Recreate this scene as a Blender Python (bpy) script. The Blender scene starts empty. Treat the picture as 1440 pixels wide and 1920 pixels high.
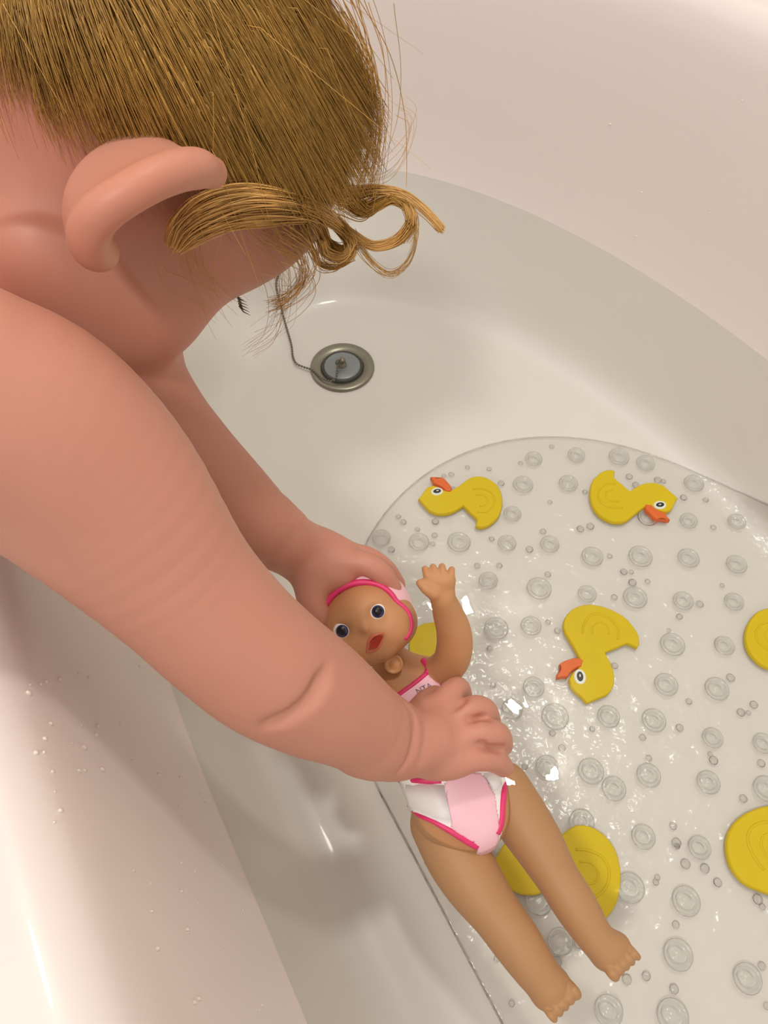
import bpy, bmesh, math, random
import numpy as np
from mathutils import Vector, Matrix
from mathutils.bvhtree import BVHTree
random.seed(7); RNG = np.random.default_rng(11)
S = bpy.context.scene; COL = S.collection

# ------------------------------------------------------------------ camera
CAM = np.array([0., 0., .66]); PITCH = math.radians(58); FPX = 1450.
cam = bpy.data.objects.new('camera', bpy.data.cameras.new('camera')); COL.objects.link(cam)
cam.location = CAM; cam.rotation_euler = (math.radians(90) - PITCH, 0, 0)
cam.data.sensor_fit = 'VERTICAL'; cam.data.sensor_height = 36; cam.data.lens = FPX / 1920 * 36
cam.data.clip_start = .01
S.camera = cam
# ------------------------------------------------------------------ light
w = bpy.data.worlds.new('world'); S.world = w; w.use_nodes = True
w.node_tree.nodes['Background'].inputs[0].default_value = (1.0, .945, .91, 1)
w.node_tree.nodes['Background'].inputs[1].default_value = .60
def area(name, loc, tgt, size, e, col):
    l = bpy.data.lights.new(name, 'AREA'); l.shape = 'DISK'; l.size = size; l.energy = e; l.color = col
    o = bpy.data.objects.new(name, l); COL.objects.link(o); o.location = loc
    o.rotation_euler = (Vector(tgt) - Vector(loc)).to_track_quat('-Z', 'Y').to_euler()
    return o
# two ceiling lamps of the bathroom at ceiling height: one above the tub (its glints lie on the water), one on the near side
area('ceiling_lamp_above_tub_offscreen', (.30, .70, 2.25), (.05, .3, .1), .20, 8.6, (1, .93, .87))
area('ceiling_lamp_near_side_offscreen', (-.47, -.69, 2.25), (.0, .3, .2), .26, 17.5, (1, .915, .85))
S.view_settings.view_transform = 'Standard'; S.view_settings.look = 'None'
S.view_settings.gamma = 1; S.view_settings.use_curve_mapping = False
S.view_settings.exposure = 0.10

# ------------------------------------------------------------------ projection helpers
CF = np.array([0, math.cos(PITCH), -math.sin(PITCH)]); CR = np.array([1., 0, 0]); CU = np.cross(CR, CF)
def ray(px, py): return CF + CR * (px - 720) / FPX - CU * (py - 960) / FPX
def P(px, py, dep): return CAM + dep * ray(px, py)
def G(px, py, z):
    d = ray(px, py); return CAM + d * ((z - CAM[2]) / d[2])
def proj(V):
    V = np.asarray(V) - CAM; Z = V @ CF
    return 720 + FPX * (V @ CR) / Z, 960 - FPX * (V @ CU) / Z
AX = math.radians(119)
DU = np.array([math.cos(AX), math.sin(AX), 0]); DV = np.array([DU[1], -DU[0], 0])
def UV(u, v, z): return DU * u + DV * v + np.array([0, 0, z])
def nrm(a): a = np.asarray(a, float); return a / np.linalg.norm(a)

# ------------------------------------------------------------------ materials
def lin(c): return tuple((x / 12.92 if x <= .04045 else ((x + .055) / 1.055) ** 2.4) for x in (v / 255 for v in c))
def mat(name, rgb, rough=.5, var=.0, scale=30, bump=0, bscale=200, metal=0, sss=0, sssr=(.01, .004, .002), coat=0, attr=None, spec=.5, srgb=True):
    m = bpy.data.materials.new(name); m.use_nodes = True; nt = m.node_tree; b = nt.nodes['Principled BSDF']
    c = (*lin(rgb), 1) if srgb else (*rgb, 1)
    b.inputs['Roughness'].default_value = rough; b.inputs['Metallic'].default_value = metal
    b.inputs['Specular IOR Level'].default_value = spec
    b.inputs['Coat Weight'].default_value = coat
    if sss:
        b.inputs['Subsurface Weight'].default_value = sss; b.inputs['Subsurface Radius'].default_value = (1, .4, .2)
        b.inputs['Subsurface Scale'].default_value = sssr[0]
    tc = nt.nodes.new('ShaderNodeTexCoord')
    n = nt.nodes.new('ShaderNodeTexNoise'); n.inputs['Scale'].default_value = scale; n.inputs['Detail'].default_value = 3
    nt.links.new(tc.outputs['Object'], n.inputs['Vector'])
    mx = nt.nodes.new('ShaderNodeMix'); mx.data_type = 'RGBA'
    mx.inputs['A'].default_value = tuple(x * (1 - var) for x in c[:3]) + (1,)
    mx.inputs['B'].default_value = tuple(min(1, x * (1 + var)) for x in c[:3]) + (1,)
    nt.links.new(n.outputs['Fac'], mx.inputs['Factor'])
    out = mx.outputs['Result']
    if attr:
        a = nt.nodes.new('ShaderNodeAttribute'); a.attribute_name = attr
        m2 = nt.nodes.new('ShaderNodeMix'); m2.data_type = 'RGBA'; m2.blend_type = 'MULTIPLY'; m2.inputs['Factor'].default_value = 1
        nt.links.new(out, m2.inputs['A']); nt.links.new(a.outputs['Color'], m2.inputs['B']); out = m2.outputs['Result']
    nt.links.new(out, b.inputs['Base Color'])
    if bump:
        n2 = nt.nodes.new('ShaderNodeTexNoise'); n2.inputs['Scale'].default_value = bscale; nt.links.new(tc.outputs['Object'], n2.inputs['Vector'])
        bp = nt.nodes.new('ShaderNodeBump'); bp.inputs['Strength'].default_value = bump; bp.inputs['Distance'].default_value = .002
        nt.links.new(n2.outputs['Fac'], bp.inputs['Height']); nt.links.new(bp.outputs['Normal'], b.inputs['Normal'])
    return m
def clear_mat(name, tint, ior, rough=.02, body=None, bodyfac=0., bump=0, bscale=40):
    """thin clear film: fresnel reflection over a tinted see-through body"""
    m = bpy.data.materials.new(name); m.use_nodes = True; nt = m.node_tree; nt.nodes.clear()
    out = nt.nodes.new('ShaderNodeOutputMaterial'); tr = nt.nodes.new('ShaderNodeBsdfTransparent'); tr.inputs[0].default_value = (*tint, 1)
    gl = nt.nodes.new('ShaderNodeBsdfGlossy'); gl.inputs['Roughness'].default_value = rough; gl.inputs['Color'].default_value = (1, 1, 1, 1)
    fr = nt.nodes.new('ShaderNodeFresnel'); fr.inputs['IOR'].default_value = ior
    ms = nt.nodes.new('ShaderNodeMixShader'); base = tr.outputs[0]
    if body:
        df = nt.nodes.new('ShaderNodeBsdfDiffuse'); df.inputs[0].default_value = (*body, 1)
        m1 = nt.nodes.new('ShaderNodeMixShader'); m1.inputs[0].default_value = bodyfac
        nt.links.new(tr.outputs[0], m1.inputs[1]); nt.links.new(df.outputs[0], m1.inputs[2]); base = m1.outputs[0]
    if bump:
        tc = nt.nodes.new('ShaderNodeTexCoord'); n2 = nt.nodes.new('ShaderNodeTexNoise'); n2.inputs['Scale'].default_value = bscale
        nt.links.new(tc.outputs['Object'], n2.inputs['Vector'])
        bp = nt.nodes.new('ShaderNodeBump'); bp.inputs['Strength'].default_value = bump; bp.inputs['Distance'].default_value = .004
        nt.links.new(n2.outputs['Fac'], bp.inputs['Height'])
        nt.links.new(bp.outputs['Normal'], gl.inputs['Normal']); nt.links.new(bp.outputs['Normal'], fr.inputs['Normal'])
    nt.links.new(fr.outputs[0], ms.inputs[0]); nt.links.new(base, ms.inputs[1]); nt.links.new(gl.outputs[0], ms.inputs[2])
    nt.links.new(ms.outputs[0], out.inputs[0])
    return m
M = dict(
    tub=mat('white_acrylic', (232, 224, 219), .38, .015, 6, coat=.12),
    tile=mat('wall_paint', (228, 220, 210), .5, .02, 5), floor=mat('floor_vinyl', (190, 180, 168), .5, .05, 8),
    water=clear_mat('bath_water', (.945, .99, .978), 1.33, .0, bump=.25, bscale=22),
    drop=mat('water_drop', (232, 222, 214), .08, coat=.5),
    vinyl=clear_mat('clear_vinyl', (.965, .955, .945), 1.35, .18, (.80, .77, .73), .12, bump=.7, bscale=70),
    cup=clear_mat('clear_vinyl_cup', (.962, .962, .952), 1.34, .16, (.86, .86, .83), .14),
    yellow=mat('yellow_rubber', (222, 190, 2), .5, .05, 40, spec=.2), orange=mat('orange_rubber', (230, 100, 18), .45, .05, 60),
    black=mat('black_print', (14, 12, 16), .35), white=mat('white_print', (240, 238, 230), .4),
    skin=mat('skin', (198, 139, 118), .5, .05, 25, bump=.03, bscale=500, sss=.18, sssr=(.006,), attr='tone'),
    lid=mat('eyelash', (70, 45, 25), .6),
    vest=mat('cotton_top', (225, 222, 225), .85, .03, 60, bump=.2, bscale=900),
    hair=mat('blonde_hair', (178, 138, 68), .42, .25, 60, attr='tone', spec=.35),
    doll=mat('doll_vinyl', (194, 142, 97), .55, .02, 40, sss=.1, sssr=(.004,)),
    pink=mat('hot_pink', (222, 52, 112), .45, .03, 80), pale=mat('pale_pink', (244, 196, 208), .45, .02, 80),
    suit=mat('white_suit', (242, 240, 238), .5, .02, 80), lips=mat('doll_lips', (206, 108, 84), .4), mouth=mat('doll_mouth', (168, 44, 18), .5),
    iris=mat('doll_iris', (24, 44, 92), .12, coat=.5), grey=mat('grey_ink', (120, 110, 130), .6),
    gold=mat('gold_button', (224, 164, 104), .22, .05, 200, coat=.6),
    chrome=mat('satin_steel', (140, 134, 120), .34, .03, 60, metal=.85), plug=mat('plug_grey', (138, 142, 146), .3, .02, 50, metal=.3),
    rubber=mat('black_rubber', (52, 50, 46), .5), chain=mat('chain_steel', (120, 116, 106), .3, metal=1),
)

# ------------------------------------------------------------------ object helpers
def link(name, me, m, parent=None, smooth=True):
    o = bpy.data.objects.new(name, me); COL.objects.link(o)
    if m is not None and not me.materials: me.materials.append(M[m] if isinstance(m, str) else m)
    if parent is not None: o.parent = parent
    if smooth and len(me.polygons): me.polygons.foreach_set('use_smooth', np.ones(len(me.polygons), bool))
    return o
def mesh(name, V, Fc):
    me = bpy.data.meshes.new(name); me.from_pydata([tuple(map(float, v)) for v in V], [], [tuple(map(int, f)) for f in Fc]); me.update(); return me
def fast_mesh(name, V, Q):
    """all faces have the same number of corners"""
    V = np.asarray(V, np.float32); Q = np.asarray(Q, np.int32); k = Q.shape[1]
    me = bpy.data.meshes.new(name); me.vertices.add(len(V)); me.vertices.foreach_set('co', V.ravel())
    me.loops.add(Q.size); me.loops.foreach_set('vertex_index', Q.ravel())
    me.polygons.add(len(Q)); me.polygons.foreach_set('loop_start', np.arange(0, Q.size, k, dtype=np.int32))
    me.update(calc_edges=True); me.validate(); return me
def tag(o, label=None, cat=None, group=None, kind=None):
    for k, v in (('label', label), ('category', cat), ('group', group), ('kind', kind)):
        if v: o[k] = v
    return o
def empty(name, loc, label, cat, group=None):
    o = bpy.data.objects.new(name, None); COL.objects.link(o); o.location = loc; o.empty_display_size = .02
    tag(o, label, cat, group); return o
def adopt(o, parent):
    """parent while keeping the world-space shape"""
    o.parent = parent; o.matrix_parent_inverse = Matrix.Translation(parent.location).inverted(); return o
def catmull(pts, rad, m=6):
    pts = np.asarray(pts, float); rad = np.asarray(rad, float)
    A = np.column_stack([pts, rad]); A = np.vstack([2 * A[0] - A[1], A, 2 * A[-1] - A[-2]]); out = []
    for i in range(1, len(A) - 2):
        p0, p1, p2, p3 = A[i - 1:i + 3]
        for t in np.linspace(0, 1, m, endpoint=False):
            out.append(.5 * (2 * p1 + (p2 - p0) * t + (2 * p0 - 5 * p1 + 4 * p2 - p3) * t * t + (3 * p1 - p0 - 3 * p2 + p3) * t ** 3))
    out.append(A[-2]); out = np.array(out); out[:, 3] = np.maximum(out[:, 3], rad.min() * .8)
    return out[:, :3], out[:, 3]
def tubes(strands, radii, sides=3):
    """strands (N,n,3), radii (N,n) -> verts, quads"""
    T = np.gradient(strands, axis=1); T /= np.linalg.norm(T, axis=2, keepdims=True) + 1e-9
    ref = np.array([.31, .52, .79]); Nn = np.cross(T, ref); Nn /= np.linalg.norm(Nn, axis=2, keepdims=True) + 1e-9
    B = np.cross(T, Nn); V = []
    for s in range(sides):
        a = 2 * math.pi * s / sides; V.append(strands + radii[..., None] * (Nn * math.cos(a) + B * math.sin(a)))
    V = np.stack(V, axis=2); N, n = strands.shape[:2]
    idx = np.arange(N * n * sides).reshape(N, n, sides); nx = np.roll(idx, -1, axis=2)
    Q = np.stack([idx[:, :-1], nx[:, :-1], nx[:, 1:], idx[:, 1:]], axis=-1).reshape(-1, 4)
    return V.reshape(-1, 3), Q
def tube_mesh(name, pts, rad, sides=8, m=6, flat=None):
    p, r = catmull(pts, rad if np.ndim(rad) else [rad] * len(pts), m)
    V, Q = tubes(p[None], r[None], sides); F = [tuple(q) for q in Q]; n = len(p)
    F.append(tuple(range(sides))[::-1]); F.append(tuple(range((n - 1) * sides, n * sides)))
    return mesh(name, V, F)
def lathe(name, prof, seg=40, c=(0, 0, 0), ax=None):
    c = np.asarray(c, float); z = nrm(ax) if ax is not None else np.array([0, 0, 1.])
    x = nrm(np.cross(z, [.3, .9, .1])); y = np.cross(z, x); V = []; F = []
    for r, h in prof:
        for k in range(seg):
            a = 2 * math.pi * k / seg; V.append(c + z * h + r * (x * math.cos(a) + y * math.sin(a)))
    for i in range(len(prof) - 1):
        for k in range(seg):
            k2 = (k + 1) % seg; F.append((i * seg + k, i * seg + k2, (i + 1) * seg + k2, (i + 1) * seg + k))
    if prof[-1][0] > 1e-5: F.append(tuple(range((len(prof) - 1) * seg, len(prof) * seg)))
    return mesh(name, V, F)

# ------------------------------------------------------------------ implicit surfaces (for continuous bodies)
BIG = .05
class Field:
    def __init__(s, lo, hi, h):
        s.lo = np.asarray(lo, float); s.h = h; s.n = (np.ceil((np.asarray(hi) - s.lo) / h).astype(int) + 1)
        s.v = np.full(s.n, BIG, np.float32)
    def sub(s, lo, hi):
        a = np.clip(np.floor((np.asarray(lo) - s.lo) / s.h).astype(int), 0, s.n); b = np.clip(np.ceil((np.asarray(hi) - s.lo) / s.h).astype(int) + 1, 0, s.n)
        sl = tuple(slice(i, j) for i, j in zip(a, b)); g = [s.lo[k] + s.h * np.arange(a[k], b[k]) for k in range(3)]
        return sl, g[0][:, None, None], g[1][None, :, None], g[2][None, None, :]
    def smin(s, sl, d, k):
        a = s.v[sl]
        if k > 0: hh = np.maximum(k - np.abs(a - d), 0) / k; s.v[sl] = np.minimum(a, d) - hh * hh * k * .25
        else: s.v[sl] = np.minimum(a, d)
    def ell(s, c, r, ax=None, k=.01, cut=False):
        c = np.asarray(c, float); r = np.asarray(r, float) * np.ones(3); R = np.eye(3) if ax is None else np.asarray(ax, float)
        ext = np.sqrt(((R * r[:, None]) ** 2).sum(0)) + k + 3 * s.h
        sl, X, Y, Z = s.sub(c - ext, c + ext)
        if 0 in s.v[sl].shape: return
        X, Y, Z = X - c[0], Y - c[1], Z - c[2]; k0 = 0; k1 = 0
        for i in range(3):
            q = R[i, 0] * X + R[i, 1] * Y + R[i, 2] * Z; k0 = k0 + (q / r[i]) ** 2; k1 = k1 + (q / r[i] ** 2) ** 2
        k0 = np.sqrt(k0); d = np.where(k1 > 1e-12, k0 * (k0 - 1) / np.sqrt(k1 + 1e-12), -r.min()).astype(np.float32)
        if cut:
            a = s.v[sl]; d = -d; hh = np.maximum(k - np.abs(a - d), 0) / k; s.v[sl] = np.maximum(a, d) + hh * hh * k * .25
        else: s.smin(sl, d, k)
    def tube(s, pts, rad, k=.01, m=5, cut=False):
        if np.ndim(rad) == 0: rad = [rad] * len(pts)
        p, r = catmull(pts, rad, m); pad = k + 3 * s.h
        sl, X, Y, Z = s.sub((p - r[:, None]).min(0) - pad, (p + r[:, None]).max(0) + pad)
        if 0 in s.v[sl].shape: return
        T = np.full(s.v[sl].shape, BIG, np.float32); off = np.array([q.start for q in sl])
        for i in range(len(p) - 1):
            a, b = p[i], p[i + 1]; ra, rb = r[i], r[i + 1]; mr = max(ra, rb) + pad
            s2, x, y, z = s.sub(np.minimum(a, b) - mr, np.maximum(a, b) + mr)
            if 0 in s.v[s2].shape: continue
            s3 = tuple(slice(max(q.start - o, 0), q.stop - o) for q, o in zip(s2, off))
            ab = b - a; L = ab @ ab + 1e-12; t = np.clip(((x - a[0]) * ab[0] + (y - a[1]) * ab[1] + (z - a[2]) * ab[2]) / L, 0, 1)
            d = np.sqrt((x - a[0] - t * ab[0]) ** 2 + (y - a[1] - t * ab[1]) ** 2 + (z - a[2] - t * ab[2]) ** 2) - (ra + t * (rb - ra))
            tt = T[s3]; dd = d.astype(np.float32)[tuple(slice(0, q) for q in tt.shape)]
            T[s3] = np.minimum(tt, dd)
        if cut:
            a = s.v[sl]; d = -T; hh = np.maximum(k - np.abs(a - d), 0) / k; s.v[sl] = np.maximum(a, d) + hh * hh * k * .25
        else: s.smin(sl, T, k)
    def multi(s, chains, k, kin=.0006):
        g = Field(s.lo, s.lo, s.h); g.n = s.n; allp = np.vstack([np.asarray(c[0]) for c in chains]); pad = .02 + k
        sl, X, Y, Z = s.sub(allp.min(0) - pad, allp.max(0) + pad)
        g.lo = s.lo + s.h * np.array([q.start for q in sl]); g.n = np.array(s.v[sl].shape); g.v = np.full(g.n, BIG, np.float32)
        for p, r in chains: g.tube(p, r, kin, 6)
        s.smin(sl, g.v, k)
    def depth(s, px, py):
        d = ray(px, py)
        for t in np.arange(.2, .7, .0008):
            i = np.round((CAM + d * t - s.lo) / s.h).astype(int)
            if (i >= 0).all() and (i < s.n).all() and s.v[tuple(i)] < 0: return t
        return .5
    def plane_cut(s, fn):
        X, Y, Z = (s.lo[k] + s.h * np.arange(s.n[k]) for k in range(3))
        s.v = np.maximum(s.v, fn(X[:, None, None], Y[None, :, None], Z[None, None, :]).astype(np.float32))
    def extract(s, relax=2):
        v = s.v; neg = v < 0; a = neg[:-1, :-1, :-1]
        corners = [(i, j, k) for i in (0, 1) for j in (0, 1) for k in (0, 1)]
        n = np.array(v.shape); cs = lambda c: tuple(slice(c[q], n[q] - 1 + c[q]) for q in range(3))
        cnt = np.zeros(n - 1, np.int8)
        for c in corners: cnt += neg[cs(c)]
        act = np.argwhere((cnt > 0) & (cnt < 8)); vid = np.full(n - 1, -1, np.int32); vid[tuple(act.T)] = np.arange(len(act))
        val = {c: v[tuple((act + np.array(c)).T)] for c in corners}
        acc = np.zeros((len(act), 3)); num = np.zeros(len(act))
        for c in corners:
            for q in range(3):
                if c[q] == 0:
                    c2 = list(c); c2[q] = 1; c2 = tuple(c2); x, y = val[c], val[c2]; ok = (x < 0) != (y < 0)
                    t = np.where(ok, x / np.where(ok, x - y, 1), 0)
                    pt = np.array(c, float)[None] + np.eye(3)[q][None] * t[:, None]; acc += pt * ok[:, None]; num += ok
        V = s.lo + s.h * (act + acc / num[:, None]); Q = []
        for q in range(3):
            lo = [slice(None)] * 3; hi = [slice(None)] * 3; lo[q] = slice(0, -1); hi[q] = slice(1, None)
            A, B = neg[tuple(lo)], neg[tuple(hi)]; e = np.argwhere(A != B); q1, q2 = (q + 1) % 3, (q + 2) % 3
            ok = (e[:, q1] > 0) & (e[:, q2] > 0) & (e[:, q1] < n[q1] - 1) & (e[:, q2] < n[q2] - 1); e = e[ok]
            o1 = np.eye(3, dtype=int)[q1]; o2 = np.eye(3, dtype=int)[q2]
            quad = np.stack([vid[tuple((e - o1 - o2).T)], vid[tuple((e - o2).T)], vid[tuple(e.T)], vid[tuple((e - o1).T)]], 1)
            fl = ~A[tuple(e.T)]; quad[fl] = quad[fl][:, ::-1]; Q.append(quad)
        Q = np.vstack(Q)
        for _ in range(relax):
            acc = np.zeros_like(V); cn = np.zeros(len(V))
            for i in range(4):
                np.add.at(acc, Q[:, i], V[Q[:, (i + 1) % 4]]); np.add.at(cn, Q[:, i], 1)
            V = V * .5 + .5 * acc / np.maximum(cn, 1)[:, None]
        return V, Q
def set_tone(me, tone):
    at = me.color_attributes.new('tone', 'FLOAT_COLOR', 'POINT'); at.data.foreach_set('color', np.column_stack([tone, np.ones(len(tone))]).astype(np.float32).ravel())

# ================================================================== SETTING: bathtub
V0 = .255; ZW = .13
PROF = [(.240, .470, 0), (.254, .490, .0015), (.264, .506, .007), (.271, .520, .017), (.276, .533, .032), (.286, .562, .075), (.300, .590, .13),
        (.311, .602, .20), (.321, .612, .27), (.329, .620, .325), (.334, .625, .345), (.342, .634, .357), (.355, .648, .362),
        (.400, .695, .363), (.420, .716, .360), (.430, .726, .350), (.433, .729, .33), (.425, .72, .10), (.415, .71, -.139)]
NS = 96
def outline(wd, L, ext=0.):
    pts = []
    for k in range(NS + 1):
        t = -math.pi / 2 + math.pi * k / NS; pts.append((.15 + L * math.cos(t), V0 + wd * math.sin(t)))
    for k in range(NS + 1):
        t = math.pi / 2 + math.pi * k / NS; pts.append((-.40 + (L * .9) * math.cos(t), V0 + wd * math.sin(t)))
    return pts
V = []; F = []; n = 2 * (NS + 1)
for wd, L, z in PROF: V += [UV(u, v, z) for u, v in outline(wd, L)]
for i in range(len(PROF) - 1):
    for k in range(n):
        k2 = (k + 1) % n; F.append((i * n + k, i * n + k2, (i + 1) * n + k2, (i + 1) * n + k))
F.append(tuple(range(n))[::-1])
tub = tag(link('bathtub', mesh('bathtub', V, F), 'tub'), 'white glossy acrylic bathtub filled with shallow clear water', 'bathtub')
def wfrac(u, v):
    """half-width-equivalent of a point, as seen by the wall profile"""
    a = abs(v - V0)
    if u <= .15: return a
    lo, hi = .05, .45
    for _ in range(30):
        md = (lo + hi) / 2; L = np.interp(md, [p[0] for p in PROF[:14]], [p[1] for p in PROF[:14]])
        if ((u - .15) / L) ** 2 + (a / md) ** 2 > 1: lo = md
        else: hi = md
    return lo
def tub_z(u, v):
    return float(np.interp(wfrac(u, v), [p[0] for p in PROF[:12]], [p[2] for p in PROF[:12]], left=0))
def wall_pt(px, py):
    d = ray(px, py); lo, hi = .2, 1.5
    for _ in range(40):
        md = (lo + hi) / 2; p = CAM + d * md
        if p[2] > tub_z(p @ DU, p @ DV): lo = md
        else: hi = md
    return CAM + d * lo

# room
def quad(name, pts, m): return tag(link(name, mesh(name, pts, [(0, 1, 2, 3)]), m, smooth=False), kind='structure')
quad('floor', [UV(-2, -1.6, -.14), UV(-2, .72, -.14), UV(.92, .72, -.14), UV(.92, -1.6, -.14)], 'floor')
quad('wall_right', [UV(-2, .72, -.14), UV(-2, .72, 2.3), UV(.92, .72, 2.3), UV(.92, .72, -.14)], 'tile')
quad('wall_back', [UV(.92, .72, -.14), UV(.92, .72, 2.3), UV(.92, -1.6, 2.3), UV(.92, -1.6, -.14)], 'tile')

# drain, plug and chain
dc = G(642, 690, 0); dz = np.array([0, 0, 1.])
dr = empty('drain', tuple(dc), 'round steel drain fitting in the tub floor', 'drain')
adopt(link('flange', lathe('flange', [(.0365, .0004), (.0362, .0026), (.035, .0036), (.030, .0034), (.0252, .0026), (.0238, .001), (.021, -.0005)], 48, dc), 'chrome'), dr)
pg = empty('drain_plug', tuple(dc), 'grey round plug with a black rubber ring seated in the drain', 'plug')
adopt(link('rubber_ring', lathe('rubber_ring', [(.0233, .0), (.0236, .003), (.0222, .0042), (.0210, .0036), (.0205, .002)], 40, dc), 'rubber'), pg)
adopt(link('disc', lathe('disc', [(.0210, .001), (.0208, .0038), (.019, .0046), (.012, .0044), (.0005, .0046)], 40, dc), 'plug'), pg)
adopt(link('stud', lathe('stud', [(.0052, .004), (.005, .007), (.003, .0085), (.0026, .011), (.0042, .0125), (.003, .015), (.0003, .0155)], 20, dc), 'chrome'), pg)
lk = [dc + .0042 * (math.cos(a) * nrm([-.7, -.4, 0]) + math.sin(a) * dz) + np.array([-.003, -.002, .0125]) for a in np.linspace(0, 2 * math.pi, 13)]
adopt(link('ring', tube_mesh('ring', lk, .0009, 6, 2), 'chrome'), pg)
ov = UV(.7605, V0, .285)
cpath = [dc + np.array([-.004, -.003, .012]), G(628, 712, .008), G(612, 713, .007), G(598, 705, .006), G(586, 694, .005), G(572, 689, .004), G(556, 682, .004), G(549, 668, .004), G(546, 645, .005),
         G(536, 610, .006), G(527, 575, .012), G(520, 540, .025)] + [UV(.150 + np.interp(z, [p[2] for p in PROF[4:12]], [p[1] for p in PROF[4:12]]) - .004, V0 + dv, z) for z, dv in ((.06, -.0), (.12, .002), (.19, .001), (.25, 0))] + [ov + DU * -.012 + np.array([0, 0, -.012])]
cp, cr = catmull(cpath, [.001] * len(cpath), 14)
seg = np.r_[0, np.cumsum(np.linalg.norm(np.diff(cp, axis=0), axis=1))]; tt = np.arange(0, seg[-1], .0034)
bp = np.column_stack([np.interp(tt, seg, cp[:, i]) for i in range(3)])
for b_ in bp: b_[2] = max(b_[2], tub_z(b_ @ DU, b_ @ DV) + .002)
bm = bmesh.new()
for b_ in bp: bmesh.ops.create_icosphere(bm, subdivisions=1, radius=.00155, matrix=Matrix.Translation(b_))
ch = empty('plug_chain', tuple(bp[0]), 'thin metal ball chain running from the drain plug up the tub end', 'chain')
me = bpy.data.meshes.new('beads'); bm.to_mesh(me); bm.free(); adopt(tag(link('beads', me, 'chain'), kind='stuff'), ch)
adopt(link('wire', tube_mesh('wire', bp[::3], .0005, 5, 2), 'chain'), ch)
of = empty('overflow_cover', tuple(ov), 'round steel overflow cover on the tub end wall', 'overflow cover')
oax = nrm(-DU + np.array([0, 0, .12]))
adopt(link('plate', lathe('plate', [(.032, -.002), (.032, .004), (.029, .007), (.012, .009), (.0005, .0095)], 40, ov, oax), 'chrome'), of)
adopt(link('screw', lathe('screw', [(.006, .008), (.0058, .011), (.004, .0125), (.0003, .013)], 20, ov, oax), 'chrome'), of)

# ================================================================== bath mat with ducks
MC, MW, MU0, ML = .298, .234, .12, .263
bmroot = empty('bath_mat', tuple(UV(0, MC, .002)), 'clear vinyl non-slip bath mat with yellow ducks under the water', 'bath mat')
def mat_outline(wd, L):
    pts = []
    for k in range(65):
        t = -math.pi / 2 + math.pi * k / 64; pts.append((MU0 + L * math.cos(t), MC + wd * math.sin(t)))
    for k in range(65):
        t = math.pi / 2 + math.pi * k / 64; pts.append((-.30 + L * math.cos(t), MC + wd * math.sin(t)))
    return pts
def mz(u, v): return tub_z(u, v)
V = []; F = []; fr_ = [(0.02, .003), (.25, .003), (.5, .003), (.7, .003), (.8, .003), (.88, .003), (.94, .003), (.985, .0033), (.997, .003), (1, .0024)]
for s_, dzz in fr_:
    for u, v in mat_outline(MW * s_, ML * s_):
        if s_ < .6: u = (u + .09) * (.55 + .45 * s_) - .09
        V.append(UV(u, v, mz(u, v) + dzz))
nn = 130
for i in range(len(fr_) - 1):
    for k in range(nn):
        k2 = (k + 1) % nn; F.append((i * nn + k, i * nn + k2, (i + 1) * nn + k2, (i + 1) * nn + k))
F.append(tuple(range(nn))[::-1])
adopt(link('sheet', mesh('sheet', V, F), 'vinyl'), bmroot)
rim_pts = [UV(u, v, mz(u, v) + .0032) for u, v in mat_outline(MW * .996, ML * .996)]
rim_pts.append(rim_pts[0])
adopt(link('edge_bead', tube_mesh('edge_bead', rim_pts, .0007, 6, 1), 'vinyl'), bmroot)
cups = [(1210, 870), (1080, 855), (1160, 858), (1000, 862), (980, 910), (1065, 908), (960, 965), (1300, 908), (1290, 978), (1213, 972), (1380, 980), (715, 1010), (785, 1018), (860, 1018), (950, 1020),
        (1030, 1022), (1110, 1045), (1200, 1045), (1290, 1048), (1380, 1060), (1010, 1105), (1100, 1115), (1190, 1122), (1280, 1128), (1375, 1130), (915, 1090), (995, 1175), (1260, 1210), (1357, 1212), (1248, 1285),
        (1343, 1293), (1140, 1345), (1225, 1352), (1335, 1385), (1430, 1395), (1025, 1438), (1107, 1447), (1215, 1455), (1327, 1468), (1435, 1480), (1090, 1542), (1205, 1570), (1180, 1665), (1285, 1690), (1050, 1765),
        (1400, 1835), (1140, 1895), (1260, 1905), (1270, 1790), (1000, 1290), (1040, 1345), (1310, 1590), (1150, 1480), (930, 1180), (960, 1330), (1010, 1690)]
cme = lathe('suction_cup', [(.0085, .0006), (.0098, .0012), (.0105, .0022), (.0098, .0034), (.0085, .0036), (.0074, .0026), (.0068, .0014), (.0045, .0012), (.0036, .0020), (.0022, .0026), (.0003, .0028)], 20)
for i, (x, y) in enumerate(cups):
    q = G(x, y, .003); u, v = q @ DU, q @ DV
    if tub_z(u, v) > .012: continue
    o = link('suction_cup', cme, 'cup'); o.location = q - np.array(bmroot.location) + np.array([0, 0, tub_z(u, v)]); o.parent = bmroot
    s_ = random.uniform(.82, 1.12); o.scale = (s_, s_, 1)
bm = bmesh.new()
cw = [G(x, y, .003) for x, y in cups]
for i in range(300):
    u, v = random.uniform(-.28, .37), random.uniform(MC - MW, MC + MW)
    if u > MU0 and ((u - MU0) / ML) ** 2 + ((v - MC) / MW) ** 2 > .93: continue
    p = UV(u, v, tub_z(u, v) + .003)
    if tub_z(u, v) > .01 or min(np.linalg.norm(p - c) for c in cw) < .013: continue
    bmesh.ops.create_icosphere(bm, subdivisions=2, radius=random.uniform(.0022, .0040), matrix=Matrix.Translation(p) @ Matrix.Diagonal((1, 1, .4, 1)))
me = bpy.data.meshes.new('bubble_nubs'); bm.to_mesh(me); bm.free(); adopt(tag(link('bubble_nubs', me, 'vinyl'), kind='stuff'), bmroot)

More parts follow.
